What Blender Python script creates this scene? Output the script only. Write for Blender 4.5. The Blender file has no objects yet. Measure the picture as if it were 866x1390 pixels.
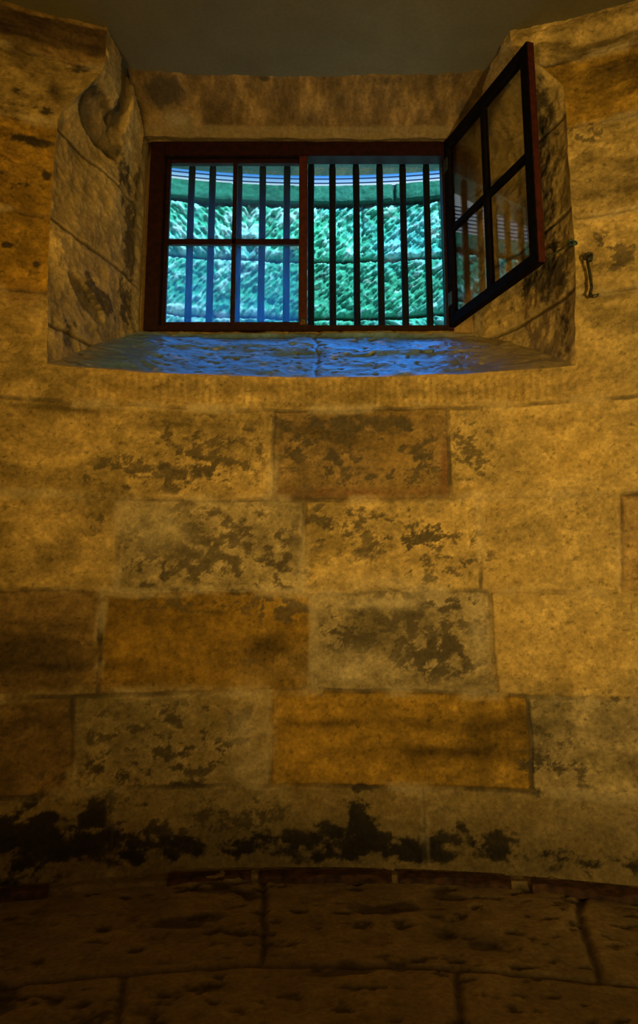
import bpy, bmesh, math
import numpy as np
from mathutils import Matrix, Vector

# ------------------------------------------------------------ camera model
F, CX, CY, TH = 1000.0, 433.0, 650.0, math.atan(.171)
CAMZ = .93
sc = bpy.context.scene
C = sc.collection
cam = bpy.data.cameras.new('camera'); co = bpy.data.objects.new('camera', cam); C.objects.link(co)
cam.sensor_fit = 'VERTICAL'; cam.sensor_height = 36.0; cam.sensor_width = 36.0
cam.lens = F / 1390 * 36; cam.shift_y = -45 / 1390
cam.clip_start = .02
co.location = (0, 0, CAMZ); co.rotation_euler = (math.pi / 2 + TH, 0, 0)
sc.camera = co

# ------------------------------------------------------------ sky
w = bpy.data.worlds.new('sky'); sc.world = w; w.use_nodes = True
nt = w.node_tree; nt.nodes.clear()
tc = nt.nodes.new('ShaderNodeTexCoord'); sp = nt.nodes.new('ShaderNodeSeparateXYZ')
rp = nt.nodes.new('ShaderNodeValToRGB'); bg = nt.nodes.new('ShaderNodeBackground'); ow = nt.nodes.new('ShaderNodeOutputWorld')
nt.links.new(tc.outputs['Generated'], sp.inputs[0]); nt.links.new(sp.outputs['Z'], rp.inputs[0])
nt.links.new(rp.outputs[0], bg.inputs[0]); nt.links.new(bg.outputs[0], ow.inputs[0])
e = rp.color_ramp.elements
e[0].position = .0; e[0].color = (.35, .6, 1, 1)
e[1].position = 1.; e[1].color = (.03, .28, .95, 1)
x = e.new(.519); x.color = (.75, .92, 1, 1)
x = e.new(.5245); x.color = (.30, .64, 1, 1)
x = e.new(.530); x.color = (.02, .27, .92, 1)
x = e.new(.545); x.color = (.01, .24, .85, 1)
x = e.new(.70); x.color = (.01, .22, .85, 1)
# the sky glows brighter high up over the moat wall than it does behind the tower
gz = nt.nodes.new('ShaderNodeMapRange'); gz.inputs['From Min'].default_value = .56; gz.inputs['From Max'].default_value = .72
gz.inputs['To Min'].default_value = 1.0; gz.inputs['To Max'].default_value = 11.0
gy = nt.nodes.new('ShaderNodeMapRange'); gy.inputs['From Min'].default_value = -.1; gy.inputs['From Max'].default_value = .6
gy.inputs['To Min'].default_value = .12; gy.inputs['To Max'].default_value = 1.0
gm = nt.nodes.new('ShaderNodeMath'); gm.operation = 'MULTIPLY'
nt.links.new(sp.outputs['Z'], gz.inputs['Value']); nt.links.new(sp.outputs['Y'], gy.inputs['Value'])
nt.links.new(gz.outputs[0], gm.inputs[0]); nt.links.new(gy.outputs[0], gm.inputs[1]); nt.links.new(gm.outputs[0], bg.inputs[1])

# ------------------------------------------------------------ sun, room lamps and an added fill
sun = bpy.data.lights.new('sun', 'SUN'); sun.energy = 11; sun.color = (.42, .86, 1.0); sun.angle = .02
so = bpy.data.objects.new('sun', sun); C.objects.link(so)
so.rotation_euler = Vector((-.38, .42, -1)).to_track_quat('-Z', 'Y').to_euler()

def lamp_spot(name, loc, target, energy, color, size, blend, radius):
    l = bpy.data.lights.new(name, 'SPOT'); l.energy = energy; l.color = color
    l.spot_size = math.radians(size); l.spot_blend = blend; l.shadow_soft_size = radius
    o = bpy.data.objects.new(name, l); C.objects.link(o); o.location = loc
    o.rotation_euler = (Vector(target) - Vector(loc)).to_track_quat('-Z', 'Y').to_euler()
    return o
lamp_spot('room_lamp_right', (1.5, -1.0, .75), (.95, 2.8, 1.75), 400, (1.0, .70, .20), 66, 1.0, .10)
lamp_spot('room_lamp_left', (-1.4, -1.2, .75), (-.88, 2.8, 2.3), 240, (1.0, .62, .12), 70, 1.0, .12)
fl = bpy.data.lights.new('room_fill', 'POINT'); fl.energy = 17; fl.color = (1.0, .66, .22); fl.shadow_soft_size = .15  # unseen point light, added as fill to lift the floor and room
fo = bpy.data.objects.new('room_fill', fl); C.objects.link(fo); fo.location = (0, -1.6, 2.3)

vs = sc.view_settings
vs.view_transform = 'Standard'; vs.look = 'None'; vs.gamma = 1; vs.exposure = 0.0
vs.use_curve_mapping = False
sc.display_settings.display_device = 'sRGB'
try:
    sc.cycles.max_bounces = 10; sc.cycles.transparent_max_bounces = 16
except Exception: pass

# ------------------------------------------------------------ noise
def _h(i, j, k, seed):
    n = (i.astype(np.int64) * 73856093) ^ (j.astype(np.int64) * 19349663) ^ (k.astype(np.int64) * 83492791) ^ (seed * 2654435761)
    n &= 0xffffffff
    n = ((n ^ (n >> 15)) * 0x2c1b3c6d) & 0xffffffff
    n = ((n ^ (n >> 12)) * 0x297a2d39) & 0xffffffff
    n ^= n >> 15
    return (n & 0xffff) / 65535.0
def vnoise(p, seed=0):
    f0 = np.floor(p).astype(np.int64); t = p - f0; t = t * t * (3 - 2 * t)
    i, j, k = f0[..., 0], f0[..., 1], f0[..., 2]; a, b, c = t[..., 0], t[..., 1], t[..., 2]
    r = 0
    for di in (0, 1):
        for dj in (0, 1):
            for dk in (0, 1):
                wgt = (a if di else 1 - a) * (b if dj else 1 - b) * (c if dk else 1 - c)
                r = r + wgt * _h(i + di, j + dj, k + dk, seed)
    return r * 2 - 1
def fbm(p, sc_=(1, 1, 1), octv=4, seed=0, gain=.55):
    p = p * np.array(sc_, float); r = 0; a = 1; s = 0
    for o in range(octv):
        r = r + a * vnoise(p + 17.3 * o, seed + o * 7); s += a; a *= gain; p = p * 2.03
    return r / s
def ss(a, b, x):
    t = np.clip((x - a) / (b - a), 0, 1); return t * t * (3 - 2 * t)
def mix(a, b, t):
    t = np.asarray(t)[..., None]; return a * (1 - t) + np.asarray(b, float) * t

# ------------------------------------------------------------ unprojection helpers (used only to measure)
c_, s_ = math.cos(TH), math.sin(TH)
def ray(px, py):
    u = (px - CX) / F; v = (CY - py) / F
    return u, c_ - v * s_, s_ + v * c_
def P(px, py, Y):
    x, y, z = ray(px, py); t = Y / y; return (x * t, Y, CAMZ + z * t)
D, R = 2.8, 3.4
YC = D - R                                    # axis of the round room
def W(px, py, R=R):                           # point on the round wall as (arc length, height)
    x, y, z = ray(px, py); A = x * x + y * y; B = -2 * y * YC; Q = YC * YC - R * R
    t = (-B + math.sqrt(B * B - 4 * A * Q)) / 2 / A
    return R * math.atan2(x * t, y * t - YC), CAMZ + z * t
def ring(u, z, R=R, Rref=None):
    a = u / (Rref or R); return np.stack([R * np.sin(a), YC + R * np.cos(a), z], -1)

# ------------------------------------------------------------ object helpers
def tag(o, label=None, cat=None, group=None, kind=None):
    if label: o['label'] = label
    if cat: o['category'] = cat
    if group: o['group'] = group
    if kind: o['kind'] = kind
    return o
def link(name, me, mat, parent=None):
    o = bpy.data.objects.new(name, me); C.objects.link(o)
    if mat and not me.materials: me.materials.append(mat)
    if parent: o.parent = parent
    return o
def empty(name, loc=(0, 0, 0), rz=0):
    o = bpy.data.objects.new(name, None); C.objects.link(o); o.location = loc; o.rotation_euler = (0, 0, rz)
    o.empty_display_size = .05
    return o
class MB:
    def __init__(s): s.bm = bmesh.new()
    def box(s, a, b, bev=.002):
        t = bmesh.new(); bmesh.ops.create_cube(t, size=1)
        a, b = Vector(a), Vector(b)
        for v in t.verts: v.co = Vector([(a[i] + b[i]) / 2 + v.co[i] * (b[i] - a[i]) for i in range(3)])
        if bev: bmesh.ops.bevel(t, geom=t.edges[:], offset=bev, segments=2, affect='EDGES')
        me = bpy.data.meshes.new('t'); t.to_mesh(me); t.free(); s.bm.from_mesh(me); bpy.data.meshes.remove(me)
        return s
    def tube(s, pts, r, seg=12, caps=True):
        pts = [Vector(p) for p in pts]; n = len(pts); rr = r if hasattr(r, '__len__') else [r] * n
        up = None; rings = []
        for i, p in enumerate(pts):
            d = (pts[min(i + 1, n - 1)] - pts[max(i - 1, 0)]).normalized()
            if up is None: up = d.orthogonal().normalized()
            up = (up - d * up.dot(d)).normalized(); sd = d.cross(up)
            rings.append([s.bm.verts.new(p + rr[i] * (math.cos(2 * math.pi * k / seg) * up + math.sin(2 * math.pi * k / seg) * sd)) for k in range(seg)])
        for a, b in zip(rings, rings[1:]):
            for k in range(seg):
                f = s.bm.faces.new((a[k], a[(k + 1) % seg], b[(k + 1) % seg], b[k])); f.smooth = True
        if caps: s.bm.faces.new(rings[0][::-1]); s.bm.faces.new(rings[-1])
        return s
    def build(s, name, mat, parent=None):
        bmesh.ops.recalc_face_normals(s.bm, faces=s.bm.faces[:])
        me = bpy.data.meshes.new(name); s.bm.to_mesh(me); s.bm.free()
        return link(name, me, mat, parent)

def patches_to_mesh(name, patches, mat, parent=None):
    """patches: list of (pos[n,m,3], col[n,m,3]); one mesh with a stone albedo attribute"""
    vs_, fs, cs = [], [], []; base = 0
    for pos, col in patches:
        n, m = pos.shape[:2]
        idx = np.arange(n * m).reshape(n, m) + base
        q = np.stack([idx[:-1, :-1], idx[:-1, 1:], idx[1:, 1:], idx[1:, :-1]], -1).reshape(-1, 4)
        vs_.append(pos.reshape(-1, 3)); cs.append(col.reshape(-1, 3)); fs.append(q); base += n * m
    V = np.concatenate(vs_); Q = np.concatenate(fs); K = np.concatenate(cs)
    me = bpy.data.meshes.new(name)
    me.vertices.add(len(V)); me.vertices.foreach_set('co', V.astype(np.float32).ravel())
    me.loops.add(len(Q) * 4); me.loops.foreach_set('vertex_index', Q.astype(np.int32).ravel())
    me.polygons.add(len(Q)); me.polygons.foreach_set('loop_start', np.arange(0, len(Q) * 4, 4, dtype=np.int32))
    me.polygons.foreach_set('loop_total', np.full(len(Q), 4, dtype=np.int32))
    me.update(calc_edges=True); me.polygons.foreach_set('use_smooth', np.ones(len(Q), dtype=bool))
    at = me.color_attributes.new('albedo', 'FLOAT_COLOR', 'POINT')
    at.data.foreach_set('color', np.concatenate([np.clip(K, .003, .95), np.ones((len(K), 1))], 1).astype(np.float32).ravel())
    return link(name, me, mat, parent)
def grid_normals(pos):
    a = np.gradient(pos, axis=0); b = np.gradient(pos, axis=1)
    n = np.cross(b, a); return n / (np.linalg.norm(n, axis=-1, keepdims=True) + 1e-12)
def wobble(pos, amp=.007):
    return np.stack([fbm(pos, (9, 9, 9), 3, 101 + k) for k in range(3)], -1) * amp
def edgefade(n, m, k=4, sides='lrtb'):
    f = np.ones((n, m)); r = np.arange(n); c = np.arange(m)
    if 'b' in sides: f *= ss(0, k, r)[:, None]
    if 't' in sides: f *= ss(0, k, (n - 1 - r))[:, None]
    if 'l' in sides: f *= ss(0, k, c)[None]
    if 'r' in sides: f *= ss(0, k, (m - 1 - c))[None]
    return f

# ------------------------------------------------------------ materials
def mat_nodes(name):
    m = bpy.data.materials.new(name); m.use_nodes = True
    b = m.node_tree.nodes['Principled BSDF']; return m, m.node_tree, b
def stone_mat(name, grain=.25, bump=.35, scale=90, rough=.85, spec=.25):
    m, t, b = mat_nodes(name)
    at = t.nodes.new('ShaderNodeAttribute'); at.attribute_name = 'albedo'
    tc = t.nodes.new('ShaderNodeTexCoord')
    n1 = t.nodes.new('ShaderNodeTexNoise'); n1.inputs['Scale'].default_value = scale; n1.inputs['Detail'].default_value = 6; n1.inputs['Roughness'].default_value = .7
    mr = t.nodes.new('ShaderNodeMapRange'); mr.inputs['From Min'].default_value = .3; mr.inputs['From Max'].default_value = .7
    mr.inputs['To Min'].default_value = 1 - grain; mr.inputs['To Max'].default_value = 1 + grain
    vm = t.nodes.new('ShaderNodeVectorMath'); vm.operation = 'SCALE'
    L = t.links.new
    L(tc.outputs['Object'], n1.inputs['Vector']); L(n1.outputs['Fac'], mr.inputs['Value'])
    L(at.outputs['Color'], vm.inputs[0]); L(mr.outputs[0], vm.inputs['Scale']); L(vm.outputs[0], b.inputs['Base Color'])
    n2 = t.nodes.new('ShaderNodeTexNoise'); n2.inputs['Scale'].default_value = scale * .55; n2.inputs['Detail'].default_value = 8; n2.inputs['Roughness'].default_value = .65
    bp = t.nodes.new('ShaderNodeBump'); bp.inputs['Strength'].default_value = bump; bp.inputs['Distance'].default_value = .006
    L(tc.outputs['Object'], n2.inputs['Vector']); L(n2.outputs['Fac'], bp.inputs['Height']); L(bp.outputs[0], b.inputs['Normal'])
    b.inputs['Roughness'].default_value = rough; b.inputs['Specular IOR Level'].default_value = spec
    return m
def plain_mat(name, col, rough=.5, metal=0, var=.25, scale=30, bump=.1, spec=.4, col2=None):
    m, t, b = mat_nodes(name); L = t.links.new
    tc = t.nodes.new('ShaderNodeTexCoord'); n = t.nodes.new('ShaderNodeTexNoise'); n.inputs['Scale'].default_value = scale; n.inputs['Detail'].default_value = 6
    L(tc.outputs['Object'], n.inputs['Vector'])
    r = t.nodes.new('ShaderNodeValToRGB'); L(n.outputs['Fac'], r.inputs[0])
    r.color_ramp.elements[0].position = .35; r.color_ramp.elements[1].position = .68
    r.color_ramp.elements[0].color = (*[k * (1 - var) for k in col], 1)
    r.color_ramp.elements[1].color = (*(col2 or [k * (1 + var) for k in col]), 1)
    L(r.outputs[0], b.inputs['Base Color'])
    bp = t.nodes.new('ShaderNodeBump'); bp.inputs['Strength'].default_value = bump; bp.inputs['Distance'].default_value = .003
    L(n.outputs['Fac'], bp.inputs['Height']); L(bp.outputs[0], b.inputs['Normal'])
    b.inputs['Roughness'].default_value = rough; b.inputs['Metallic'].default_value = metal; b.inputs['Specular IOR Level'].default_value = spec
    return m
def glass_mat(name, dirt, tint, grad, clear=(.93, .97, .96)):
    m = bpy.data.materials.new(name); m.use_nodes = True; t = m.node_tree; t.nodes.clear(); L = t.links.new
    out = t.nodes.new('ShaderNodeOutputMaterial'); tr = t.nodes.new('ShaderNodeBsdfTransparent'); gl = t.nodes.new('ShaderNodeBsdfGlossy')
    gl.inputs['Roughness'].default_value = .01; tr.inputs[0].default_value = (*clear, 1)
    lw = t.nodes.new('ShaderNodeLayerWeight'); lw.inputs['Blend'].default_value = .5
    p5 = t.nodes.new('ShaderNodeMath'); p5.operation = 'POWER'; p5.inputs[1].default_value = 4.6; L(lw.outputs['Facing'], p5.inputs[0])
    fr = t.nodes.new('ShaderNodeMapRange'); L(p5.outputs[0], fr.inputs['Value']); fr.inputs['To Min'].default_value = .045; fr.inputs['To Max'].default_value = 1.0
    mu = t.nodes.new('ShaderNodeMath'); mu.operation = 'MULTIPLY'; mu.inputs[1].default_value = 1.15; mu.use_clamp = True
    mx = t.nodes.new('ShaderNodeMixShader'); L(fr.outputs[0], mu.inputs[0]); L(mu.outputs[0], mx.inputs[0]); L(tr.outputs[0], mx.inputs[1]); L(gl.outputs[0], mx.inputs[2])
    # a film of dust on the pane, thicker towards the bottom rail
    du = t.nodes.new('ShaderNodeBsdfTranslucent'); du.inputs[0].default_value = (*tint, 1)
    tc = t.nodes.new('ShaderNodeTexCoord'); n = t.nodes.new('ShaderNodeTexNoise'); n.inputs['Scale'].default_value = 9; n.inputs['Detail'].default_value = 5
    sx = t.nodes.new('ShaderNodeSeparateXYZ'); L(tc.outputs['Generated'], sx.inputs[0]); L(tc.outputs['Object'], n.inputs['Vector'])
    mr = t.nodes.new('ShaderNodeMapRange'); L(sx.outputs['Z'], mr.inputs['Value']); mr.inputs['To Min'].default_value = grad[0]; mr.inputs['To Max'].default_value = grad[1]
    m2 = t.nodes.new('ShaderNodeMath'); m2.operation = 'MULTIPLY'; L(mr.outputs[0], m2.inputs[0]); 
    m3 = t.nodes.new('ShaderNodeMapRange'); L(n.outputs['Fac'], m3.inputs['Value']); m3.inputs['From Min'].default_value = .25; m3.inputs['From Max'].default_value = .75; m3.inputs['To Min'].default_value = .6; m3.inputs['To Max'].default_value = 1.3
    L(m3.outputs[0], m2.inputs[1])
    m4 = t.nodes.new('ShaderNodeMath'); m4.operation = 'MULTIPLY'; m4.use_clamp = True; L(m2.outputs[0], m4.inputs[0]); m4.inputs[1].default_value = dirt
    mz = t.nodes.new('ShaderNodeMixShader'); L(m4.outputs[0], mz.inputs[0]); L(mx.outputs[0], mz.inputs[1]); L(du.outputs[0], mz.inputs[2])
    L(mz.outputs[0], out.inputs[0]); return m

M_wall = stone_mat('sandstone', .30, .8, 70)
M_sill = stone_mat('worn_sill_stone_sky_tint', .3, .5, 70, .42, .9)
M_floor = stone_mat('floor_flagstone', .35, .6, 60, .7, .3)
M_ceil = stone_mat('ceiling_plaster', .12, .15, 60)
M_moat = stone_mat('algae_sandstone', .35, .8, 40, .8, .3)
M_wood = plain_mat('dark_red_painted_wood', (.016, .0028, .002), .5, var=.5, scale=40, bump=.2, spec=.2)
M_wood2 = plain_mat('worn_red_painted_edge', (.050, .009, .005), .6, var=.35, scale=50, bump=.25, spec=.2)
M_black = plain_mat('blackened_frame_wood', (.006, .004, .0035), .8, var=.4, scale=40, bump=.2, spec=.04)
M_iron = plain_mat('black_painted_iron', (.006, .007, .010), .6, 0, var=.3, scale=60, bump=.3, spec=.12)
M_hook = plain_mat('weathered_iron', (.05, .035, .02), .45, .6, var=.5, scale=80, bump=.4, col2=(.10, .09, .05))
M_verd = plain_mat('verdigris_fitting', (.035, .07, .055), .5, .5, var=.4, scale=90, bump=.3)
M_brass = plain_mat('tarnished_brass', (.20, .13, .05), .4, .8, var=.4, scale=90, bump=.2)
M_rail = plain_mat('dark_blue_painted_rail', (.01, .03, .09), .4, .2, var=.2)
M_glass = glass_mat('dusty_sash_glass', .17, (.30, .6, 1), (1.3, .45))  # real dust film, with the blue haze of the sky put into its tint
M_glass_up = glass_mat('upper_sash_glass', .17, (.30, .6, 1), (.30, .0))
M_glass2 = glass_mat('casement_glass', .03, (.6, .6, .5), (1, .8), (.80, .79, .72))

# ------------------------------------------------------------ the stone
TAN = np.array((.46, .31, .11)); ORG = np.array((.40, .225, .030)); BRN = np.array((.30, .185, .065))
GRY = np.array((.34, .25, .12)); DRK = np.array((.075, .055, .030)); BLK = np.array((.030, .023, .015)); PALE = np.array((.52, .41, .24))
def blob(u, z, cu, cz, ru, rz, ang=0):
    ca, sa = math.cos(ang), math.sin(ang); du, dz = u - cu, z - cz
    a = (du * ca + dz * sa) / ru; b = (-du * sa + dz * ca) / rz
    return np.exp(-(a * a + b * b) * 1.1)
ZJ = [0.0, .290, .613, .979, 1.327, 1.682]                       # bed joints measured on the wall
ZTOP = 3.285; ZSF = 1.815                                       # ceiling, front lip of the sill
def U(px, py): return W(px, py)[0]
courses = [  # (z0, z1, vertical joints, [(base colour, lichen, strata, roughness)])
    (-.05, .290, [U(150, 1120), U(575, 1120)], [(GRY * .8, .3, .1), (GRY * .9, .3, .1), (GRY * .85, .3, .1)]),
    (.290, .613, [U(100, 1000), U(370, 1000), U(718, 1000)], [(BRN * .75, .1, .6), (GRY * .95, .30, .2), (ORG * .82, .0, 1.0), (GRY * 1.22, .12, .3)]),
    (.613, .979, [U(137, 870), U(427, 870), U(670, 870)], [(BRN * .85, .2, .5), (ORG * .62, .12, .5), (GRY * .92, .45, .3), (TAN * .95, .0, .35)]),
    (.979, 1.327, [U(160, 740), U(413, 740), U(652, 740), U(842, 740)], [(TAN * .95, .03, .3), (GRY * 1.05, .42, .2), (TAN * 1.0, .28, .2), (TAN * 1.04, .0, .3), (BRN * 1.1, .0, .3)]),
    (1.327, 1.682, [U(370, 610), U(608, 610)], [(TAN * .98, .15, .4), (BRN * .80 + GRY * .08, .35, .4), (TAN * 1.02, .03, .5)]),
    (1.682, 2.10, [U(-90, 480), U(960, 480)], [(ORG, .0, .5), (TAN * .85, .08, .5), (TAN, 0, .3)]),
    (2.10, 2.41, [U(-40, 350), 0, U(900, 350)], [(BRN, 0, .5), (ORG * 1.0, .1, .6), (TAN * .95, .12, .7), (TAN, .1, .7)]),
    (2.41, 2.80, [U(-60, 230), 0, U(950, 230)], [(BRN, 0, .5), (ORG * .95, .12, .8), (TAN * .9, .08, .9), (TAN, .1, .7)]),
    (2.80, 3.10, [0], [(TAN * .88, .05, .5), (ORG * .95, .15, 1.)]),
    (3.10, 3.40, [0], [(BRN * .95, .1, .5), (TAN * .95, .10, 1.)]),
]
def B(px, py, rx, ry, amt, kind, ang=0):            # a stain on the round wall, measured from its centre and half-widths
    u, z = W(px, py); k = D / 950.
    return (u, z, rx * k, ry * k, amt, kind, ang)
STAINS = [B(215, 640, 80, 26, .95, 'L'), B(280, 612, 75, 45, .6, 'L'), B(250, 575, 110, 22, .55, 'S'), B(150, 650, 30, 14, .6, 'L'),
    B(60, 552, 130, 6, .5, 'S'), B(490, 590, 120, 40, .55, 'S'), B(560, 600, 35, 30, .7, 'L'), B(420, 625, 35, 40, .4, 'L'),
    B(490, 668, 120, 7, .7, 'R'), B(603, 640, 5, 40, .9, 'R'), B(640, 610, 25, 45, .35, 'L'),
    B(285, 745, 105, 50, .75, 'L'), B(200, 760, 25, 50, .5, 'L'), B(370, 780, 40, 18, .6, 'L'), B(133, 705, 8, 18, .8, 'L'), B(430, 710, 16, 25, .7, 'L'),
    B(520, 720, 80, 32, .55, 'L'), B(600, 755, 60, 40, .4, 'L'), B(520, 790, 80, 12, .3, 'P'),
    B(290, 818, 90, 14, .8, 'L'), B(390, 832, 40, 16, .8, 'L'), B(330, 880, 70, 28, .5, 'S'), B(136, 865, 4, 40, .9, 'K'),
    B(545, 860, 100, 50, .9, 'L'), B(480, 850, 35, 35, .5, 'L'), B(600, 890, 55, 25, .8, 'L'), B(470, 905, 60, 20, .5, 'P'), B(520, 818, 90, 8, .5, 'P'), B(650, 850, 14, 50, .5, 'P'),
    B(50, 880, 75, 50, .45, 'S'), B(60, 905, 90, 8, .6, 'S'), B(20, 990, 110, 25, .5, 'S'),
    B(205, 968, 80, 10, .6, 'L'), B(305, 980, 38, 30, .75, 'L'), B(200, 1010, 80, 40, .3, 'L'), B(340, 1000, 26, 60, .5, 'P'), B(200, 938, 100, 7, .5, 'P'), B(630, 1022, 120, 9, .6, 'S'), B(430, 983, 60, 4, .6, 'S'),
    B(200, 1068, 60, 9, .65, 'L'), B(160, 1110, 14, 50, .4, 'L'), B(60, 1130, 110, 30, .95, 'K'), B(30, 1175, 80, 20, .6, 'K'),
    B(335, 1150, 60, 14, .95, 'K'), B(405, 1140, 26, 16, .9, 'K'), B(300, 1120, 80, 30, .5, 'L'), B(490, 1115, 30, 34, .9, 'K'), B(450, 1130, 24, 14, .7, 'K'),
    B(560, 1152, 40, 16, .95, 'K'), B(620, 1140, 34, 24, .85, 'K'), B(576, 1108, 6, 22, .95, 'K'), B(675, 1140, 36, 20, .8, 'K'), B(730, 1155, 40, 14, .6, 'K'),
    B(490, 1070, 12, 8, .8, 'K'), B(440, 1162, 80, 7, .9, 'K'), B(755, 1050, 40, 24, .5, 'L'), B(790, 1160, 60, 12, .5, 'L'), B(200, 1160, 60, 12, .6, 'K'),
    B(250, 527, 260, 12, .35, 'S'), B(640, 530, 200, 8, .3, 'S'),
    B(75, 42, 76, 15, 1.4, 'D'), B(20, 22, 50, 12, .9, 'D'), B(125, 56, 26, 12, 1.4, 'D'), B(100, 92, 30, 9, .85, 'K', .3), B(75, 125, 12, 22, .6, 'S', .3), B(22, 122, 8, 7, .8, 'K'), B(55, 142, 26, 12, .6, 'K', -.4),
    B(30, 185, 50, 10, .7, 'S'), B(35, 190, 34, 10, .6, 'K'), B(20, 245, 50, 12, .7, 'K', -.3), B(60, 235, 20, 10, .5, 'K'), B(15, 332, 16, 8, .5, 'K'), B(48, 357, 6, 7, .7, 'K'), B(30, 398, 22, 18, .6, 'R'),
    B(820, 62, 70, 10, .6, 'S', .15), B(820, 100, 60, 16, .55, 'S', .15), B(845, 128, 40, 8, .5, 'S', .25), B(800, 180, 30, 14, .5, 'L'), B(820, 262, 60, 10, .45, 'S'), B(840, 345, 40, 22, .55, 'L'), B(835, 402, 30, 6, .5, 'S'), B(812, 325, 20, 12, .4, 'L'),
    B(250, 1030, 60, 30, .4, 'L'), B(120, 1050, 50, 12, .4, 'L'), B(620, 820, 40, 8, .5, 'L'), B(690, 700, 24, 60, .35, 'S'), B(560, 980, 150, 8, .5, 'S'), B(430, 960, 60, 6, .4, 'S'), B(790, 570, 90, 8, .25, 'S'),
    B(60, 1150, 130, 34, 1.1, 'K'), B(240, 1152, 70, 14, .9, 'K'), B(380, 1158, 90, 14, .95, 'K'), B(500, 1150, 60, 20, 1.0, 'K'), B(600, 1160, 110, 12, 1.0, 'K'), B(760, 1170, 90, 14, .8, 'K'), B(100, 1100, 90, 24, .6, 'K'), B(490, 1120, 22, 30, 1.1, 'K'), B(340, 1150, 50, 14, 1.1, 'K'),
    B(430, 1150, 480, 40, .35, 'S'), B(490, 575, 115, 22, .8, 'L'), B(430, 590, 50, 30, .5, 'L'), B(500, 640, 90, 26, .45, 'L'), B(210, 720, 40, 30, .5, 'P'), B(740, 1010, 30, 60, .35, 'L'), B(840, 950, 40, 10, .3, 'L'), B(730, 500, 60, 8, .3, 'S')]
def joint_jitter(u, z):
    p = np.stack([u, z, u * 0], -1); return fbm(p, (3, 3, 1), 3, 55) * .010, fbm(p, (5, 5, 1), 3, 77) * .012
def wall_stone(u, z, pos):
    """albedo and relief of the ashlar wall in its own unrolled coordinates"""
    jz, ju = joint_jitter(u, z); zz, uu = z + jz, u + ju
    P3 = np.stack([u, z, u * 0 + 3.1], -1)
    n_big = fbm(P3, (3, 4, 1), 4, 1); n_mid = fbm(P3, (14, 18, 1), 5, 2, .6); n_fine = fbm(P3, (50, 60, 1), 5, 3, .8); n_gr = np.minimum(0, .12 - np.abs(fbm(P3, (22, 30, 1), 3, 37))) * 0 - 2.2 * ss(.30, .5, fbm(P3, (70, 90, 1), 3, 38, .8)) 
    n_str = fbm(P3 + n_big[..., None] * .15, (2.2, 30, 1), 5, 4, .6); n_lich = fbm(P3 + n_mid[..., None] * .03, (26, 36, 1), 5, 9, .72) * .75 + (.30 - np.abs(fbm(P3, (16, 24, 1), 4, 29, .6))) * .45
    col = np.zeros(u.shape + (3,)); lich = np.zeros(u.shape); off = np.zeros(u.shape); st = np.zeros(u.shape); dj = np.full(u.shape, 9.)
    bi = 0; sm = ss(.35, .7, u) * ss(.55, .7, z) * ss(2.0, 1.8, z)          # the sounder, smoother blocks on the right
    for z0, z1, vj, blocks in courses:
        inz = (zz >= z0) & (zz < z1); ed = [-99] + vj + [99]
        for k, (bc, li, sr) in enumerate(blocks[:len(ed) - 1]):
            m = inz & (uu >= ed[k]) & (uu < ed[k + 1]); bi += 1
            hs = math.sin(bi * 12.9898) * 43758.5453; hs -= math.floor(hs)
            col[m] = bc * (.95 + .12 * hs); lich[m] = li; st[m] = sr; off[m] = (hs - .5) * .008
            d = np.minimum(np.minimum(zz - z0, z1 - zz), np.minimum(uu - ed[k], ed[k + 1] - uu)); dj[m] = d[m]
    col = col * np.exp(.55 * n_big + (.75 - .3 * sm) * n_mid + .62 * n_fine + .3 * n_gr - .02)[..., None]
    ol = ss(.0, .45, fbm(P3, (5, 8, 1), 5, 19, .65) + .10 - .35 * sm); col = mix(col, col * np.array((.62, .62, .55)), ol * .8)
    col = col * (1 - .34 * st * n_str)[..., None]
    # iron-red drift in some beds
    col = mix(col, ORG * .8, np.clip(n_big * .7, 0, .35))
    lm = ss(.08, .28, n_lich + (lich - .42) * .75); col = mix(col, DRK * 1.9, lm * .62)
    lower = ss(.42, .0, z + n_big * .12)                       # rising damp plaster bloom
    col = mix(col, GRY * 1.0, lower * .45)
    for (cu, cz, ru, rz, amt, kind, ang) in STAINS:
        b = blob(u, z, cu, cz, ru, rz, ang)
        if kind == 'L': col = mix(col, DRK * 1.0, ss(.0, .30, n_lich * 1.9 + n_mid * .8 + b * amt * .75 - .38) * .78 * ss(.08, .4, b))
        elif kind == 'K': col = mix(col, BLK * 1.1, ss(-.02, .40, n_mid * 1.0 + n_lich * 1.0 + b * amt * 1.0 - .42) * .92 * ss(.15, .45, b))
        elif kind == 'S': col = col * (1 - np.clip(b * amt * (.85 + .8 * n_str), 0, .85))[..., None]
        elif kind == 'D': pass
        elif kind == 'R': col = mix(col, (.16, .055, .02), np.clip(b * amt * (.8 + n_mid), 0, .8))
        elif kind == 'P': col = mix(col, PALE * .95, np.clip(b * amt * (1 + 1.5 * n_mid), 0, .7))
    rc = ss(3.135, 3.155, z + n_mid * .02) * ss(3.275, 3.262, z + n_mid * .01) * ss(-1.42, -1.36, u + n_mid * .05) * ss(-.875, -.885, u)
    col = mix(col, np.array((.05, .028, .014)), rc * np.clip(.85 + .6 * n_mid, 0, .95))
    j = ss(.011, .003, dj); jl = ss(.028, .008, dj)
    jn = fbm(P3, (7, 7, 1), 3, 31)
    col = mix(col, PALE * .9, jl * .5 * ss(-.2, .35, jn + n_mid * .6) * (1 - .5 * sm))
    col = mix(col, BLK * 2.2, j * np.clip(.22 + 1.5 * -jn, .0, .8))
    h = off * ss(0, .02, dj) + n_mid * .0075 + n_big * .008 + n_str * st * .006 + n_fine * .0026 + n_gr * .0008
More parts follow.
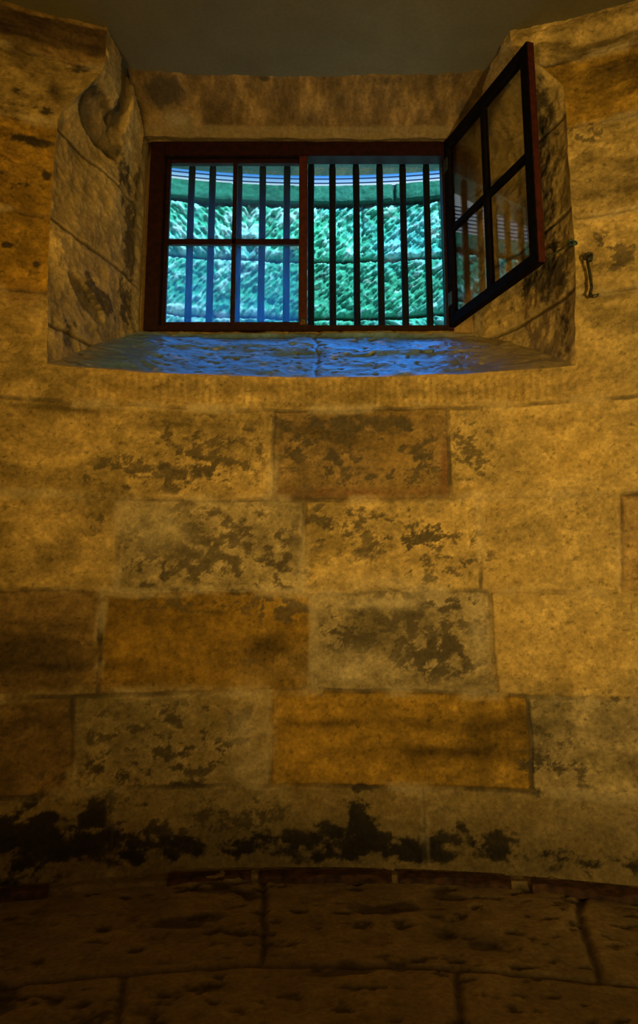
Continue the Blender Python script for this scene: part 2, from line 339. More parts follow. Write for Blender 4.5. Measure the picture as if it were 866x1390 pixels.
    h -= j * .008 * np.clip(.7 - jn, .2, 1.2); h -= lm * .0016
    # rougher hewn face in the upper courses
    up = ss(1.95, 2.2, z); h += up * (fbm(P3, (3, 9, 1), 3, 15) * .022 + n_str * .006)
        # tooling marks on the course under the sill
    tl = ss(1.690, 1.70, z) * ss(1.81, 1.79, z) * ss(-1.1, -.9, u) * ss(1.1, .9, u)
    tm = np.sin((u + n_mid * .004) * 2 * math.pi / .027)
    col = col * (1 - tl * .22 * ss(-.2, .8, tm) * (.6 + n_mid))[..., None]; h += tl * tm * .0016
    return col, h

DU = .0062
NZ = 430
zrows = np.concatenate([np.linspace(-.03, ZSF, NZ), np.linspace(ZSF, ZTOP + .03, 330)[1:]])
def foldL(z): return -1.055 + (1.055 - .885) * ss(2.80, 3.13, z) + .020 * ss(2.3, 1.815, z)
def foldR(z): return 1.0 + (.80 - 1.0) * ss(2.95, 3.26, z) - .02 * ss(2.3, 1.815, z)
UM = 1.95
nL = 210
s = np.linspace(0, 1, nL)
zz = zrows[:, None] + 0 * s[None]
z0 = zrows[:NZ]; s2 = np.linspace(0, 1, 480)
aL, aR = foldL(z0)[:, None], foldR(z0)[:, None]
# seam between the side panels and the middle panel carries no crack: fade only above the sill
def fix_seam(us, zs, fade_side):
    pos = ring(us, zs); n = np.stack([-np.sin(us / R), -np.cos(us / R), 0 * us], -1)
    col, h = wall_stone(us, zs, pos)
    k = np.arange(us.shape[1]); d = k if fade_side == 'l' else (us.shape[1] - 1 - k)
    f = 1 - (1 - ss(0, 5, d))[None] * ss(ZSF - .06, ZSF, zs)
    return pos + n * (h * f)[..., None] + wobble(pos), col
pL = fix_seam(-UM + (foldL(zrows)[:, None] + UM) * s[None], zz, 'r')
pR = fix_seam(foldR(zrows)[:, None] + (UM - foldR(zrows)[:, None]) * s[None], zz, 'l')
usM = aL + (aR - aL) * s2[None]; zsM = z0[:, None] + 0 * s2[None]
posM = ring(usM, zsM); nM = np.stack([-np.sin(usM / R), -np.cos(usM / R), 0 * usM], -1)
colM, hM = wall_stone(usM, zsM, posM)
pM = (posM + nM * (hM * ss(0, 5, np.arange(NZ)[::-1])[:, None])[..., None] + wobble(posM), colM)

# ---- window recess: jambs, slanted head, sill
YW = 3.25                                                    # room-side plane of the window frame
XJL, XJR = -.845, .715
def jamb(side):
    zs = zrows[zrows >= 1.80]; t = np.linspace(0, 1, 110)
    Fu = foldL(zs) if side < 0 else foldR(zs); f3 = ring(Fu, zs)
    topw = ss(2.8, 3.2, zs)
    if side < 0: mx, bx = -.905 + .065 * topw, np.full_like(zs, XJL)
    else: mx, bx = .885 - .13 * topw, np.full_like(zs, XJR)
    my = np.full_like(zs, 3.0); by = np.full_like(zs, YW + .03)
    def q(t):
        a = np.clip(t / .6, 0, 1); b = np.clip((t - .6) / .4, 0, 1)
        x = f3[:, 0][:, None] + (mx - f3[:, 0])[:, None] * a[None] + (bx - mx)[:, None] * b[None]
        y = f3[:, 1][:, None] + (my - f3[:, 1])[:, None] * a[None] + (by - my)[:, None] * b[None]
        return x, y
    x, y = q(t); z2 = zs[:, None] + 0 * t[None]; pos = np.stack([x, y, z2], -1)
    n = grid_normals(pos); n *= np.sign(-side * n[..., :1])
    dep = y                                                  # along the jamb
    P3 = np.stack([dep * 1.0, z2, 0 * z2 + side * 5], -1)
    nb = fbm(P3, (4, 4, 1), 4, 41); nm = fbm(P3, (18, 18, 1), 5, 42, .62); nf = fbm(P3, (60, 60, 1), 4, 43, .7); nl = fbm(P3 + nm[..., None] * .02, (30, 30, 1), 5, 44, .68)
    jl = [1.98, 2.40, 2.78] if side < 0 else [2.12, 2.45, 2.86]
    if side < 0:
        col = np.zeros(pos.shape) + TAN * 1.12
        col = mix(col, GRY * .95, ss(2.3, 2.1, z2) * .7)
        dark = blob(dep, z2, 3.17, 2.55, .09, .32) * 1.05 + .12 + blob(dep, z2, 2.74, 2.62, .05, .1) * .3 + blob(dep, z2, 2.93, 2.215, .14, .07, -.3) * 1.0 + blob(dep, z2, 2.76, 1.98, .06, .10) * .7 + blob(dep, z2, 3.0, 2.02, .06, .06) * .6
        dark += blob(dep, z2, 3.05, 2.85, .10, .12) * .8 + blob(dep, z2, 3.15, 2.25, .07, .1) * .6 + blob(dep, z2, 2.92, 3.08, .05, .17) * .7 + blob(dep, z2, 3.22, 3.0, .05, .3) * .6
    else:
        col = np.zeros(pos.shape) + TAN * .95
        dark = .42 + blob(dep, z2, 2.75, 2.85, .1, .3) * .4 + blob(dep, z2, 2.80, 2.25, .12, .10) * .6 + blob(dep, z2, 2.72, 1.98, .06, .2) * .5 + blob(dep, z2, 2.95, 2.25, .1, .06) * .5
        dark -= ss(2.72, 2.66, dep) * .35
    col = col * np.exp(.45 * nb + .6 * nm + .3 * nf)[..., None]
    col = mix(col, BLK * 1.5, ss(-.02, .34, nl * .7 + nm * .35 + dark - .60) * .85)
    h = nm * .010 + nb * .014 + nf * .0025
    jit = nb * .012
    for jz in jl:
        d = np.abs(z2 + jit - jz); h -= ss(.012, .002, d) * .010; col = mix(col, DRK, ss(.012, .003, d) * .7); col = mix(col, PALE * .8, ss(.03, .014, d) * ss(.010, .016, d) * .3)
    if side < 0:   # the rebate high on the left side, shade painted in, and the darkened scooped hollows
        rb = ss(2.86, 2.88, dep) * ss(2.99, 2.97, dep) * ss(2.98, 3.02, z2); h -= rb * .03; col = mix(col, BLK * 1.4, rb * .7)
        b = blob(dep, z2 + nm * .02, 2.84, 2.95, .17, .085, -.25); rim = ss(.25, .42, b) * (1 - ss(.5, .8, b)); h -= ss(.28, .55, b) * .035; col = mix(col, BLK * 1.4, np.clip(rim * (.8 + .6 * nm), 0, .85)); col = mix(col, BRN * .45, ss(.5, .8, b) * .6)
        b = blob(dep, z2, 2.86, 2.17, .15, .055, -.45); h -= ss(.35, .6, b) * .02; col = mix(col, BLK * 1.6, ss(.35, .6, b) * .5)
    h *= edgefade(*z2.shape, 5, 'lrt')
    # mortared strip beside the frame
    ms = ss(YW - .05, YW - .03, dep); col = mix(col, PALE * .62, ms * .75)
    return (pos + n * h[..., None] + wobble(pos), col)
pJL, pJR = jamb(-1), jamb(1)

ZSB = 2.195                                                  # sill height at the frame
def sill_patch():
    t = np.linspace(0, 1, 120); s = np.linspace(0, 1, 330)
    f3 = ring(foldL(ZSF) - .005 + (foldR(ZSF) - foldL(ZSF) + .01) * s, 0 * s + ZSF)
    bx = XJL - .01 + (XJR - XJL + .02) * s
    prof = t[:, None]
    x = f3[None, :, 0] * (1 - prof) + bx[None] * prof; y = f3[None, :, 1] * (1 - prof) + (YW + .06) * prof
    z = ZSF + (ZSB - ZSF) * ss(-.35, 1.12, prof) / ss(-.35, 1.12, np.array(1.)) - 0 * x
    z = ZSF + (ZSB - ZSF) * (prof ** .92) + 0 * x
    pos = np.stack([x, y, z], -1); P3 = np.stack([x, y, 0 * x], -1)
    nb = fbm(P3, (3, 6, 1), 4, 61); nm = fbm(P3, (12, 22, 1), 5, 62, .62); nf = fbm(P3, (50, 70, 1), 4, 63, .7); pit = fbm(P3, (35, 60, 1), 3, 64)
    col = np.zeros(pos.shape) + np.array((.10, .18, .26)); col = col * (1 + .35 * nb + .4 * nm + .3 * nf)[..., None]  # blue of the skylight on the sill painted into the stone colour
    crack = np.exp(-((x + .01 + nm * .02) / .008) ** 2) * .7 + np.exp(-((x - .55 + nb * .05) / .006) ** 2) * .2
    col = mix(col, TAN * .62 * (1 + .3 * nm)[..., None], np.clip(ss(.38, .80, x + nm * .08) + ss(-.80, -1.0, x + nm * .08), 0, 1) * .9); sp_ = ss(.35, .5, pit); col = mix(col, BLK * 2, np.clip(sp_ * .8 + crack, 0, .85)); col = mix(col, (.5, .46, .40), ss(.42, .55, fbm(P3, (18, 55, 1), 3, 68)) * .6)  # painted sky blue gives way to tan stone at both ends
    h = nb * .018 + nm * .009 + nf * .002 - sp_ * .006 - crack * .01
    h += .012 * np.exp(-((prof - .55 - nb * .3) / .06) ** 2)                           # worn step line
    col = mix(col, TAN * .8, ss(.88, .92, prof + nm * .03)); col = mix(col, TAN * .75, ss(.035, .0, prof + nm * .02))
    h += ss(.86, .90, prof + nm * .02) * .012 * ss(1.0, .97, prof)                     # mortar bead under the frame
    n = grid_normals(pos); n *= np.sign(n[..., 2:3]); h *= edgefade(*x.shape, 5, 'lrbt')
    return pos + n * h[..., None] + wobble(pos), col
YL = 2.955
def head_patch():
    s = np.linspace(0, 1, 260); t = np.linspace(0, 1, 90)
    prof = [(YL, ZTOP + .01), (3.17, 3.175), (3.215, 3.145), (YW + .03, 3.160)]; cum = [0, .66, .82, 1.]
    y = np.interp(t, cum, [p[0] for p in prof]); z = np.interp(t, cum, [p[1] for p in prof])
    x0 = np.interp(t, cum, [-.85, -.86, -.86, -.86]); x1 = np.interp(t, cum, [.78, .74, .73, .72])
    x = x0[:, None] * (1 - s) + x1[:, None] * s; y = y[:, None] - .05 * (x / .8) ** 2 * (1 - t[:, None]); z = z[:, None] + 0 * x
    pos = np.stack([x, y, z], -1); P3 = np.stack([x, y + z, 0 * x], -1)
    nb = fbm(P3, (4, 5, 1), 4, 71); nm = fbm(P3, (14, 16, 1), 5, 72, .62); nf = fbm(P3, (60, 60, 1), 4, 73, .7)
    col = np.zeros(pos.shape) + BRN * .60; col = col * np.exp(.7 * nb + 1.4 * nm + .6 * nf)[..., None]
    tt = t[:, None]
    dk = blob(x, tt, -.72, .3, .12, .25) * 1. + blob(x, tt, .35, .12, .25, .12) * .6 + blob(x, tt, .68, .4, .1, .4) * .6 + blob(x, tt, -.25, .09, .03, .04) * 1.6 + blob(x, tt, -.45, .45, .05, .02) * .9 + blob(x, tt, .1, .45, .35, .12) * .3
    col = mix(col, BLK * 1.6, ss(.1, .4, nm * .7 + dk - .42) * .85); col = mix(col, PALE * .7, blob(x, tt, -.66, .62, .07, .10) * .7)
    col = mix(col, GRY * .7, ss(.64, .7, tt) * .7)
    h = nm * .007 + nb * .008 + nf * .002
    n = grid_normals(pos); n *= np.sign(-n[..., 1:2]); h = h * edgefade(*x.shape, 5, 'lrtb')
    return pos + n * h[..., None] + wobble(pos, .006), col

def plain_patch(fn, n, m, base, seed, amp=.006, flip=None):
    a = np.linspace(0, 1, n)[:, None] + np.zeros((n, m)); b = np.linspace(0, 1, m)[None] + np.zeros((n, m))
    pos = np.stack(np.broadcast_arrays(*fn(a, b)), -1).astype(float)
    nb = fbm(pos, (4, 4, 4), 4, seed); nm = fbm(pos, (15, 15, 15), 4, seed + 1)
    col = np.zeros(pos.shape) + base; col = col * (1 + .3 * nb + .3 * nm)[..., None]
    nn = grid_normals(pos); return pos + nn * ((nm * amp + nb * amp) * edgefade(n, m, 3))[..., None], col
RO = 4.16; YF = YW + .03
OXL, OXR, OZ0, OZ1 = -.772, .68, 2.20, 3.160
def outer_arc_y(x): return YC + np.sqrt(RO * RO - x * x)
OUTC = np.array((.30, .36, .26))
reveal = [
    plain_patch(lambda a, b: (OXL + 0 * a, YF + (outer_arc_y(OXL) - YF) * b, OZ0 - .05 + (OZ1 + .06 - OZ0) * a), 60, 16, OUTC, 201),
    plain_patch(lambda a, b: (OXR + 0 * a, YF + (outer_arc_y(OXR) - YF) * b, OZ0 - .05 + (OZ1 + .06 - OZ0) * a), 60, 16, OUTC, 203),
    plain_patch(lambda a, b: (OXL - .01 + (OXR - OXL + .02) * b, YF + (outer_arc_y(OXL - .01 + (OXR - OXL + .02) * b) - YF) * a, OZ1 + 0 * a), 20, 90, OUTC * .8, 205),
    plain_patch(lambda a, b: (OXL - .01 + (OXR - OXL + .02) * b, YF + (outer_arc_y(OXL - .01 + (OXR - OXL + .02) * b) - YF) * a, OZ0 + .02 - .05 * a), 20, 90, OUTC, 207),
    # masonry face behind the frame and the strip between frame and right jamb
    plain_patch(lambda a, b: (.605 + .125 * b, YF - .012 + 0 * a, 2.16 + 1.02 * a), 90, 14, BRN * .8, 209, .004),
    plain_patch(lambda a, b: (-.87 + .10 * b, YF + .012 + 0 * a, 2.16 + 1.02 * a), 60, 8, BRN * .6, 211, .002),
    plain_patch(lambda a, b: (-.9 + 1.65 * b, YF + .012 + 0 * a, 3.155 + .06 * a), 6, 60, BRN * .6, 213, .002),
    plain_patch(lambda a, b: (-.9 + 1.65 * b, YF + .012 + 0 * a, 2.12 + .09 * a), 6, 60, BRN * .6, 215, .002),
]
# outer face of the tower: four ring panels around the opening
def oring(a0, a1, zA, zB, n, m, seed):
    return plain_patch(lambda a, b: (RO * np.sin(a0 + (a1 - a0) * b), YC + RO * np.cos(a0 + (a1 - a0) * b), zA + (zB - zA) * a), n, m, np.array((.30, .30, .2)), seed, .004)
aOL, aOR = math.asin(OXL / RO), math.asin(OXR / RO)
outer = [oring(-math.pi, aOL, -.1, 3.75, 20, 90, 221), oring(aOR, math.pi, -.1, 3.75, 20, 90, 223),
         oring(aOL, aOR, -.1, OZ0 - .03, 12, 30, 225), oring(aOL, aOR, OZ1, 3.75, 12, 30, 227)]
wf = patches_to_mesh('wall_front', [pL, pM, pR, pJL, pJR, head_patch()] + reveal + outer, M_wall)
tag(wf, kind='structure')
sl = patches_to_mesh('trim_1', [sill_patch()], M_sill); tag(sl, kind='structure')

# the rest of the round room behind the camera
uA = UM / R
def back_patch():
    a = np.linspace(uA - .004, 2 * math.pi - uA + .004, 260)[None] + np.zeros((90, 260)); z = np.linspace(-.03, ZTOP + .03, 90)[:, None] + np.zeros((90, 260))
    pos = np.stack([R * np.sin(a), YC + R * np.cos(a), z], -1); P3 = np.stack([a * R, z, 0 * z], -1)
    nb = fbm(pos, (3, 3, 3), 4, 81); nm = fbm(pos, (12, 12, 12), 4, 82)
    row = np.floor(z / .355); dz = np.abs(z / .355 - np.round(z / .355)) * .355; uo = a * R / .8 + row * .5; du = np.abs(uo - np.round(uo)) * .8
    j = ss(.02, .006, np.minimum(dz, du)); col = mix((TAN * .95)[None, None] * (1 + .3 * nb + .2 * nm)[..., None], DRK, j * .5)
    return pos + np.stack([np.sin(a), np.cos(a), 0 * a], -1) * (nb * .01 + j * .008)[..., None], col
tag(patches_to_mesh('wall_back', [back_patch()], M_wall), kind='structure')

# ---- ceiling (a lime-washed slab with its own thickness) and floor
def disc(z, Rr, step, fn):
    n = int(2 * Rr / step) + 1; a = np.linspace(-1, 1, n)
    X, Y = np.meshgrid(a, a); xs = X * np.sqrt(1 - Y * Y / 2) * Rr; ys = Y * np.sqrt(1 - X * X / 2) * Rr + YC
    return fn(xs, ys, z)
def ceil_fn(x, y, z):
    P3 = np.stack([x, y, 0 * x], -1); nb = fbm(P3, (2.5, 2.5, 1), 4, 91); nm = fbm(P3, (14, 14, 1), 4, 92)
    col = np.zeros(x.shape + (3,)) + np.array((.135, .115, .070)); col = col * (1 + .18 * nb + .12 * nm)[..., None]
    return np.stack([x, y, z + nb * .006 + nm * .0015], -1), col
top = disc(ZTOP, RO - .03, .04, ceil_fn); roof = disc(3.75, RO + .02, .3, ceil_fn)
tag(patches_to_mesh('ceiling', [top, roof], M_ceil), kind='structure')

def floor_fn(x, y, z):
    P3 = np.stack([x, y, 0 * x], -1); nb = fbm(P3, (3, 3, 1), 4, 95); nm = fbm(P3, (14, 14, 1), 5, 96, .62); nf = fbm(P3, (50, 50, 1), 3, 97)
    r = np.sqrt(x * x + (y - YC) ** 2); a = np.arctan2(x, y - YC) * 3.0
    col = np.zeros(x.shape + (3,)) + np.array((.27, .20, .11)); col = col * (1 + .4 * nb + .4 * nm + .2 * nf)[..., None]
    pit = ss(.22, .42, fbm(P3, (16, 28, 1), 4, 98)); pit2 = ss(.30, .45, fbm(P3, (5, 8, 1), 3, 99))
    col = mix(col, BLK * .9, np.clip(pit * .85 + pit2 * .7, 0, .9))
    gut = ss(3.31, 3.33, r + nb * .02); col = mix(col, GRY * .85 * (1 + .5 * nm)[..., None], gut * .9)            # mortar fillet at the wall foot
    dr = np.minimum(np.abs(r + nb * .03 - 2.72), np.abs(r + nb * .03 - 2.0)); off_ = np.where(r > 2.72, .17, .55)
    aa = (a + off_ + nb * .03) / .95; da = np.abs(aa - np.round(aa)) * .95
    j = ss(.016, .005, np.minimum(dr, da)) * (1 - gut)
    col = mix(col, BLK, j * .75)
    h = nb * .012 + nm * .006 - pit * .006 - pit2 * .006 - j * .010 + gut * (.012 + nm * .01)
    return np.stack([x, y, z + h], -1), col
tag(patches_to_mesh('floor', [disc(0, R + .05, .011, floor_fn)], M_floor), kind='structure')

# foot strip: rusty-red edging bedded along the foot of the wall, broken in places
M_strip = plain_mat('rust_red_edging', (.075, .032, .015), .75, var=.6, scale=35, bump=.5)
def strip():
    bm = bmesh.new()
    for a0, a1, rr in ((-.155, -.070, 3.335), (-.062, .075, 3.33), (.083, .195, 3.33), (.215, .33, 3.32), (.34, .5, 3.32), (-.5, -.27, 3.32)):
        n = max(4, int((a1 - a0) / .012)); prev = None
        for k in range(n + 1):
            a = a0 + (a1 - a0) * k / n; q = []
            wv = .004 * math.sin(a * 60) + .003 * math.sin(a * 143 + 1)
            for r_, z_ in ((rr - .028 + wv, -.01), (rr - .026 + wv, .014 + wv), (rr - .020, .018 + wv), (rr + .03, .022), (rr + .04, .0)):
                q.append(bm.verts.new((r_ * math.sin(a), YC + r_ * math.cos(a), z_)))
            if prev:
                for i in range(4): bm.faces.new((prev[i], prev[i + 1], q[i + 1], q[i]))
            else: bm.faces.new(q)
            prev = q
        bm.faces.new(prev[::-1])
    bmesh.ops.recalc_face_normals(bm, faces=bm.faces[:]); me = bpy.data.meshes.new('baseboard_front'); bm.to_mesh(me); bm.free()
    return link('baseboard_front', me, M_strip)
tag(strip(), kind='structure')

# ------------------------------------------------------------ the moat wall outside
RM = 6.6
def zm(py, px=433): return P(px, py, YC + RM)[2]
ZM0, ZM1, ZM2, ZM3 = zm(254), zm(279), zm(354), zm(432)
def moat():
    am = .62; n, m = 330, 900
    z = np.linspace(1.2, ZM0, n)[:, None] + np.zeros((n, m)); a = np.linspace(-am, am, m)[None] + np.zeros((n, m)); u = a * RM
    P3 = np.stack([u, z, 0 * u], -1); nb = fbm(P3, (1.5, 2, 1), 4, 111); nm = fbm(P3, (7, 8, 1), 5, 112, .6); nf = fbm(P3, (26, 26, 1), 4, 113, .65)
    jz = fbm(P3, (2, 2, 1), 3, 114) * .02; zz = z + jz
    ed = [0, ZM3 - .42, ZM3, ZM2, ZM1, 9]; vj = [[-1.3, .2, 1.7], [-2.2, -.9, .55, 1.9], [-1.6, -.1, 1.25], [-2.1, -.62, .38, 1.05, 2.2], [-1.9, -.75, .66, 2.1]]
    h = np.zeros_like(u); dj = np.full(u.shape, 9.); vfade = np.ones_like(u); ang = np.zeros_like(u); tone = np.ones_like(u); cop = (zz >= ZM1).astype(float); bi = 0
    for k in range(5):
        inz = (zz >= ed[k]) & (zz < ed[k + 1]); E_ = [-99] + vj[k] + [99]
        for q in range(len(E_) - 1):
            mk = inz & (u >= E_[q]) & (u < E_[q + 1]); bi += 1; hs = math.sin(bi * 78.233) * 43758.5; hs -= math.floor(hs)
            tone[mk] = (.85 + .35 * hs) * (.80 if k <= 2 else 1.); ang[mk] = (-.9, .9, .75, -.7, 1.1)[bi % 5]
            dz_ = np.minimum(zz - ed[k], ed[k + 1] - zz); du_ = np.minimum(u - E_[q], E_[q + 1] - u); d = np.minimum(dz_, du_); dj[mk] = d[mk]; vfade[mk] = np.where(du_ < dz_, .25 if k < 4 else .8, 1.)[mk]
    ca, sa = np.cos(ang), np.sin(ang); G = np.stack([(u * ca + z * sa) * 15 + nm * .5, (-u * sa + z * ca) * 62 + nm * 1.5, 0 * u], -1)
    gouge = fbm(G, (1, 1, 1), 3, 116, .5)
    G2 = G * np.array((1.7, 1.9, 1)) + 9; gouge2 = vnoise(G2, 119)
    rough = (1 - cop)
    h = rough * (gouge * .024 + gouge2 * .010 + nm * .03 + nf * .010) + cop * (nm * .012 + nf * .004 + .02)
    j = ss(.022, .006, dj); j *= vfade; h -= j * .035; h -= rough * ss(.06, .0, dj) * .015
    grn = np.array((.06, .40, .23)); pal = np.array((.50, .74, .68)); blu = np.array((.10, .44, .50))
    col = np.zeros(u.shape + (3,)) + grn; col = mix(col, pal, ss(.0, .38, nm * .5 + gouge * .75 + nb * .5 - .12 * (zz < ZM2) * ss(-.6, .2, u)) * rough)
    col = mix(col, blu, ss(0, .5, nb + .2 * np.sin(u * 2)) * .6); col = mix(col, grn * .40, cop * .85); col = mix(col, grn * .25, cop * ss(ZM1 + .075, ZM1 + .03, zz + nm * .03) * .7)
    col = col * (tone * (1 + .25 * nm + .25 * nf))[..., None]; col = mix(col, BLK, j * .8)
    col = mix(col, (.03, .05, .04), ss(.38, .5, fbm(P3, (9, 14, 1), 4, 118)) * .75 * rough * ss(.2, -.2, u - .4))
    col = mix(col, (.75, .8, .75), ss(.35, .5, fbm(P3, (5, 10, 1), 4, 120) + blob(u, z, -1.05, ZM3, .5, .12) * .3) * .6 * rough)
    rr = RM - h; pos = np.stack([rr * np.sin(a), YC + rr * np.cos(a), z], -1)
    # top of the coping
    k = np.linspace(0, 1, 14)[:, None]; r0 = rr[-1][None] + k * .45
    tp = np.stack([r0 * np.sin(a[-1])[None], YC + r0 * np.cos(a[-1])[None], ZM0 + 0 * r0 + .01 * vnoise(np.stack([u[-1][None] * 4 + 0 * k, k * 3 + 0 * r0, 0 * r0], -1), 9) * (k > 0)], -1)
    tcol = np.zeros(tp.shape) + np.array((.5, .56, .5))
    bk = np.stack([np.stack([(RM + .45) * np.sin(a[-1]), YC + (RM + .45) * np.cos(a[-1]), zv + 0 * a[-1]], -1) for zv in (ZM0, 1.2)], 0)
    return [(pos, col), (tp, tcol), (bk, np.zeros(bk.shape) + .3)]
tag(patches_to_mesh('wall_outside', moat(), M_moat), kind='structure')
# ground of the moat between tower and outer wall
def moat_floor(a, b):
    an = -.62 + 1.24 * b; r = RO - .1 + (RM + .2 - RO) * a; return r * np.sin(an), YC + r * np.cos(an), 1.25 + 0 * r
tag(patches_to_mesh('trim_2', [plain_patch(moat_floor, 60, 120, np.array((.42, .46, .40)), 231, .01)], M_moat), kind='structure')

# railing on the moat wall
rt = empty('railing', (0, YC + RM + .2, ZM0))
tag(rt, 'dark blue railing of thin horizontal bars along the outer wall top', 'railing')
RR_ = RM + .20
for k in range(10):
    mb = MB(); zk = .030 + k * .043
    mb.tube([(RR_ * math.sin(t), YC + RR_ * math.cos(t) - (YC + RM + .2), zk) for t in np.linspace(-.55, .55, 80)], .0065 if k else .008, 8)
    mb.build('rail', M_rail, rt)
for t in (-.5, -.34, .34, .5):
    mb = MB(); x_, y_ = RR_ * math.sin(t), YC + RR_ * math.cos(t) - (YC + RM + .2)
    mb.tube([(x_, y_, -.02), (x_, y_, .43)], .016, 10); mb.build('post', M_rail, rt)

# ------------------------------------------------------------ the window
def X(px, py=330, Y=YW): return P(px, py, Y)[0]
def Z(py, Y=YW): return P(433, py, Y)[2]
win = empty('window_1', (0, YW, 2.2)); tag(win, kind='structure')
inv = Vector((0, -YW, -2.2))
def WB(boxes, name, mat, parent=win, bev=.003):
    mb = MB()
    for a, b in boxes: mb.box(Vector(a) + inv, Vector(b) + inv, bev)
    return mb.build(name, mat, parent)
xl, xr = X(199), X(613); zt, zb = 3.150, Z(448)
xa, xm0, xm1, xb = X(219), X(405.5), X(417), X(603)
zi0, zi1 = Z(441), Z(211)
fr = WB([((xl, YW, zb), (xa, YW + .075, zt)), ((xb, YW, zb), (xr, YW + .075, zt)),
    ((xa - .004, YW, zi1), (xb + .004, YW + .075, zt)), ((xa - .004, YW, zb), (xb + .004, YW + .075, zi0))], 'window_frame', M_wood)
bead = WB([((xa, YW + .004, zi0 - .004), (xa + .008, YW + .016, zi1 + .002)), ((xa, YW + .004, zi1 - .008), (xm0, YW + .016, zi1 + .002))], 'glazing_bead', M_black, fr, .001)
# sash on the left, two panes by two
sy0, sy1 = YW + .020, YW + .052
sb = zi0 - .002; s_t = zi1 + .002; gx0, gz0, gz1 = X(226.5), Z(434.5), Z(217.5)
sash = empty('fixed_sash', (0, 0, 0)); sash.parent = win
WB([((xa, sy0, sb), (gx0, sy1, s_t))], 'stile', M_wood, sash); WB([((xm0, YW + .004, sb), (xm1, sy1, s_t))], 'stile', M_wood2, sash)
WB([((gx0 - .003, sy0, sb), (xm0 + .003, sy1, gz0))], 'rail', M_wood, sash); WB([((gx0 - .003, sy0, gz1), (xm0 + .003, sy1, s_t))], 'rail', M_wood, sash)
mxa, mxb, mza, mzb = X(313.5), X(319.5), Z(328), Z(320.5)
WB([((mxa, sy0 + .003, gz0 - .003), (mxb, sy1 - .003, gz1 + .003))], 'muntin', M_wood, sash); WB([((gx0 - .003, sy0 + .003, mza), (xm0 + .003, sy1 - .003, mzb))], 'muntin', M_wood, sash)
for a, b in ((gx0, mxa), (mxb, xm0)):
    for c, d in ((gz0, mza), (mzb, gz1)):
        WB([((a - .002, sy0 + .014, c - .002), (b + .002, sy0 + .018, d + .002))], 'glass_pane', M_glass if c == gz0 else M_glass_up, sash, 0)
mb = MB(); lx, ly, lz = X(411, 437), YW + .000, Z(437)                     # little catch at the foot of the meeting stile
mb.box((lx - .012, ly - .001, lz - .012), (lx + .012, ly + .006, lz + .014), .002)
mb.tube([(lx - .014, ly - .004, lz + .014), (lx - .006, ly - .012, lz + .016), (lx, ly - .012, lz + .004), (lx + .008, ly - .012, lz - .004), (lx + .014, ly - .006, lz + .010)], .0035, 8)
lt = mb.build('latch', M_brass, sash); lt.data.transform(Matrix.Translation(inv))

# open casement, hinged on the right
hx, hy = X(606), YW - .004
ang = math.atan2(-.948, .318)
cas = empty('casement_sash', (hx, hy - YW, 0), ang); cas.parent = win
CW, cz0, cz1, ct = .690, zi0 - 2.2 - .012, 3.140 - 2.2, .032
sw, rw, mw = .052, .052, .030
def CB(boxes, name, mat, parent=cas, bev=.003):
    mb = MB()
    for a, b in boxes: mb.box(a, b, bev)
    return mb.build(name, mat, parent)
CB([((0, 0, cz0), (sw * .8, ct, cz1))], 'stile', M_black); st2 = CB([((CW - sw, 0, cz0), (CW, ct, cz1))], 'stile', M_black)
CB([((CW - .0005, .003, cz0 + .003), (CW + .003, ct + .001, cz1 - .003))], 'stile_edge', M_wood2, st2, .001)
CB([((sw * .8 - .003, 0, cz0), (CW - sw + .003, ct, cz0 + rw))], 'rail', M_black); CB([((sw * .8 - .003, 0, cz1 - rw), (CW - sw + .003, ct, cz1))], 'rail', M_black)
xm = CW / 2 - .005; zmid = (cz0 + cz1) / 2 + .0
CB([((xm - mw / 2, .003, cz0 + rw - .003), (xm + mw / 2, ct - .003, cz1 - rw + .003))], 'muntin', M_black)
CB([((sw * .8 - .003, .003, zmid - mw / 2), (CW - sw + .003, ct - .003, zmid + mw / 2))], 'muntin', M_black)
for a, b in ((sw * .8, xm - mw / 2), (xm + mw / 2, CW - sw)):
    for c, d in ((cz0 + rw, zmid - mw / 2), (zmid + mw / 2, cz1 - rw)):
        CB([((a - .002, .014, c - .002), (b + .002, .018, d + .002))], 'glass_pane', M_glass2, cas, 0)
for hz in (cz0 + .13, cz1 - .13):
    mb = MB(); mb.tube([(-.004, .004, hz - .035), (-.004, .004, hz + .035)], .006, 10); mb.box((0, -.003, hz - .032), (.035, .001, hz + .032), .001); mb.build('hinge', M_hook, cas)

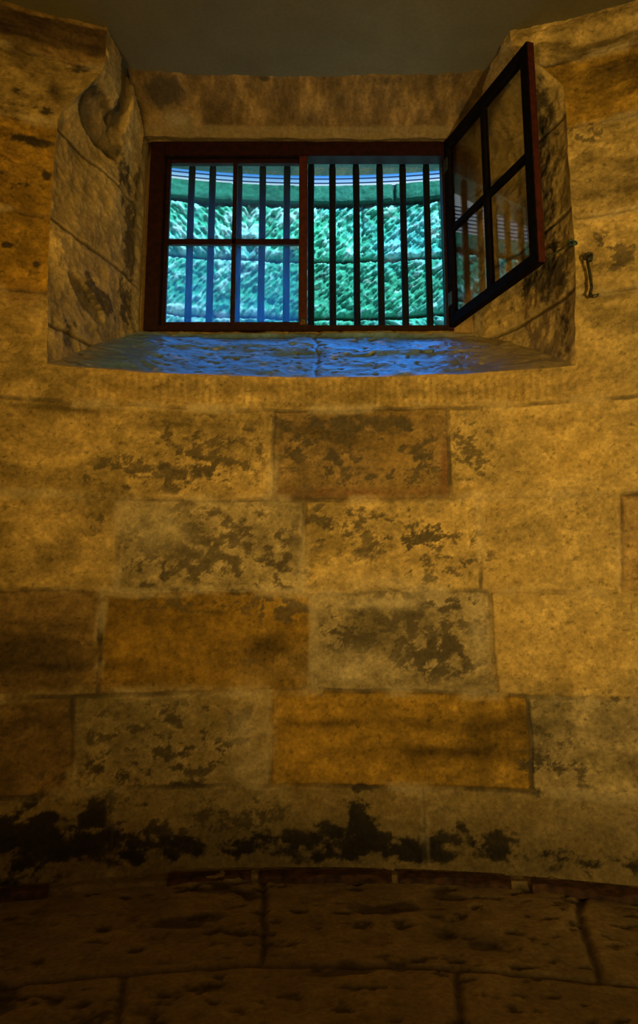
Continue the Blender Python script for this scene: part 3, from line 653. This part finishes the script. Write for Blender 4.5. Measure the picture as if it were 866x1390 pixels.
# ------------------------------------------------------------ iron bars behind the window
YB = 3.42
bars = [(259, 257), (287, 286), (323, 323), (355.5, 355.5), (388.5, 389.5), (422, 422), (450, 453), (482.5, 485.5), (515, 518), (546, 550.5), (577.5, 584), (611, 619)]
ords = ['leftmost', 'second', 'third', 'fourth', 'fifth', 'sixth', 'seventh', 'eighth', 'ninth', 'tenth', 'eleventh']
proto = None
for i, (xt, xbm) in enumerate(bars):
    px = (xt + xbm) / 2; xw = P(px, 325, YB)[0]
    if proto is None:
        mb = MB(); hh = [0, .02, .25, .5, .75, .93, .962, .975]
        mb.tube([(.0012 * math.sin(7 * q), 0, q) for q in hh], [.0185, .0175, .017, .0172, .017, .0175, .015, .006], 16)
        o = mb.build('iron_bar', M_iron); proto = o
    else: o = proto.copy(); C.objects.link(o)
    o.location = (xw, YB, 2.186); o.rotation_euler = (0, 0, i * 1.3); o.scale = (1, 1, .986)
    if i < 5: lb = 'black iron security bar behind the closed sash, %s counted from the left' % ords[i]
    elif i == 5: lb = 'black iron security bar standing just right of the central sash stile'
    elif i < 11: lb = 'black iron security bar in the open right half, %s counted from the left end' % ords[i]
    else: lb = 'black iron security bar seen only through the open casement glass'
    tag(o, lb, 'window bar', 'upright iron bars outside the window')

# ------------------------------------------------------------ hooks on the right
def wall_frame(px, py):
    u, z = W(px, py); a = u / R; return Vector((R * math.sin(a), YC + R * math.cos(a), z)), a
o3, a3 = wall_frame(798, 352)
hk = empty('cabin_hook', o3 + Vector((-math.sin(a3), -math.cos(a3), 0)) * .012, -a3)
tag(hk, 'weathered iron hook hanging straight down on the right wall beside the recess', 'hook')
def toru(cx, cy, cz, r, plane='xz', n=18, a0=0, a1=2 * math.pi):
    return [(cx + r * math.cos(t), cy, cz + r * math.sin(t)) if plane == 'xz' else (cx, cy + r * math.cos(t), cz + r * math.sin(t)) for t in np.linspace(a0, a1, n)]
mb = MB(); mb.tube([(.006, .03, .004), (.006, -.004, .004)], [.013, .012], 14); mb.tube([(.006, -.002, .004), (.006, -.008, .004)], [.009, .005], 12); mb.build('wall_plate', M_verd, hk)
mb = MB(); mb.tube(toru(.004, -.016, .002, .010), .0042, 8, caps=False); mb.build('eye', M_hook, hk)
L_ = .150
mb = MB(); mb.tube(toru(-.004, -.018, -.004, .010), .004, 8, caps=False)
mb.tube([(-.004, -.018, -.014), (-.002, -.018, -.04), (.002, -.018, -.08), (.004, -.018, -.115), (.005, -.018, -L_ + .02), (.000, -.018, -L_ + .006), (-.003, -.020, -L_ - .006), (.006, -.022, -L_ - .016), (.020, -.022, -L_ - .014), (.028, -.022, -L_ - .008)],
        [.0052, .0058, .006, .0058, .0055, .006, .0065, .0062, .0055, .003], 10)
mb.build('hook_rod', M_hook, hk)
# stay that holds the casement open
cwm = Matrix.Translation((hx, hy, 2.2)) @ Matrix.Rotation(ang, 4, 'Z')
pA = cwm @ Vector((CW - .045, ct + .004, cz0 + .032))
f3 = Vector(ring(np.array(foldR(2.33)), np.array(2.33)))
pz = W(772, 331)[1]; f3.z = pz; f3.x -= .004; f3.y += .01
stay = empty('casement_stay', f3); tag(stay, 'thin iron stay hook running from a green-grey wall eye to the open casement', 'hook')
mb = MB(); mb.tube([(.03, .012, 0), (.004, -.006, 0), (-.004, -.012, 0)], [.015, .014, .008], 14); mb.build('wall_plate', M_verd, stay)
mb = MB(); mb.tube(toru(-.010, -.014, 0, .010), .0038, 8, caps=False); mb.build('eye', M_verd, stay)
mb = MB(); q = pA - f3; pts = [Vector((-.010, -.014, -.002)).lerp(q, t) + Vector((0, 0, -.004 * math.sin(t * 3.14))) for t in np.linspace(0, .92, 10)] + [q + Vector((0, 0, .008)), q + Vector((-.006, -.004, -.012))]
mb.tube(pts, .0045, 10); mb.build('hook_rod', M_hook, stay)
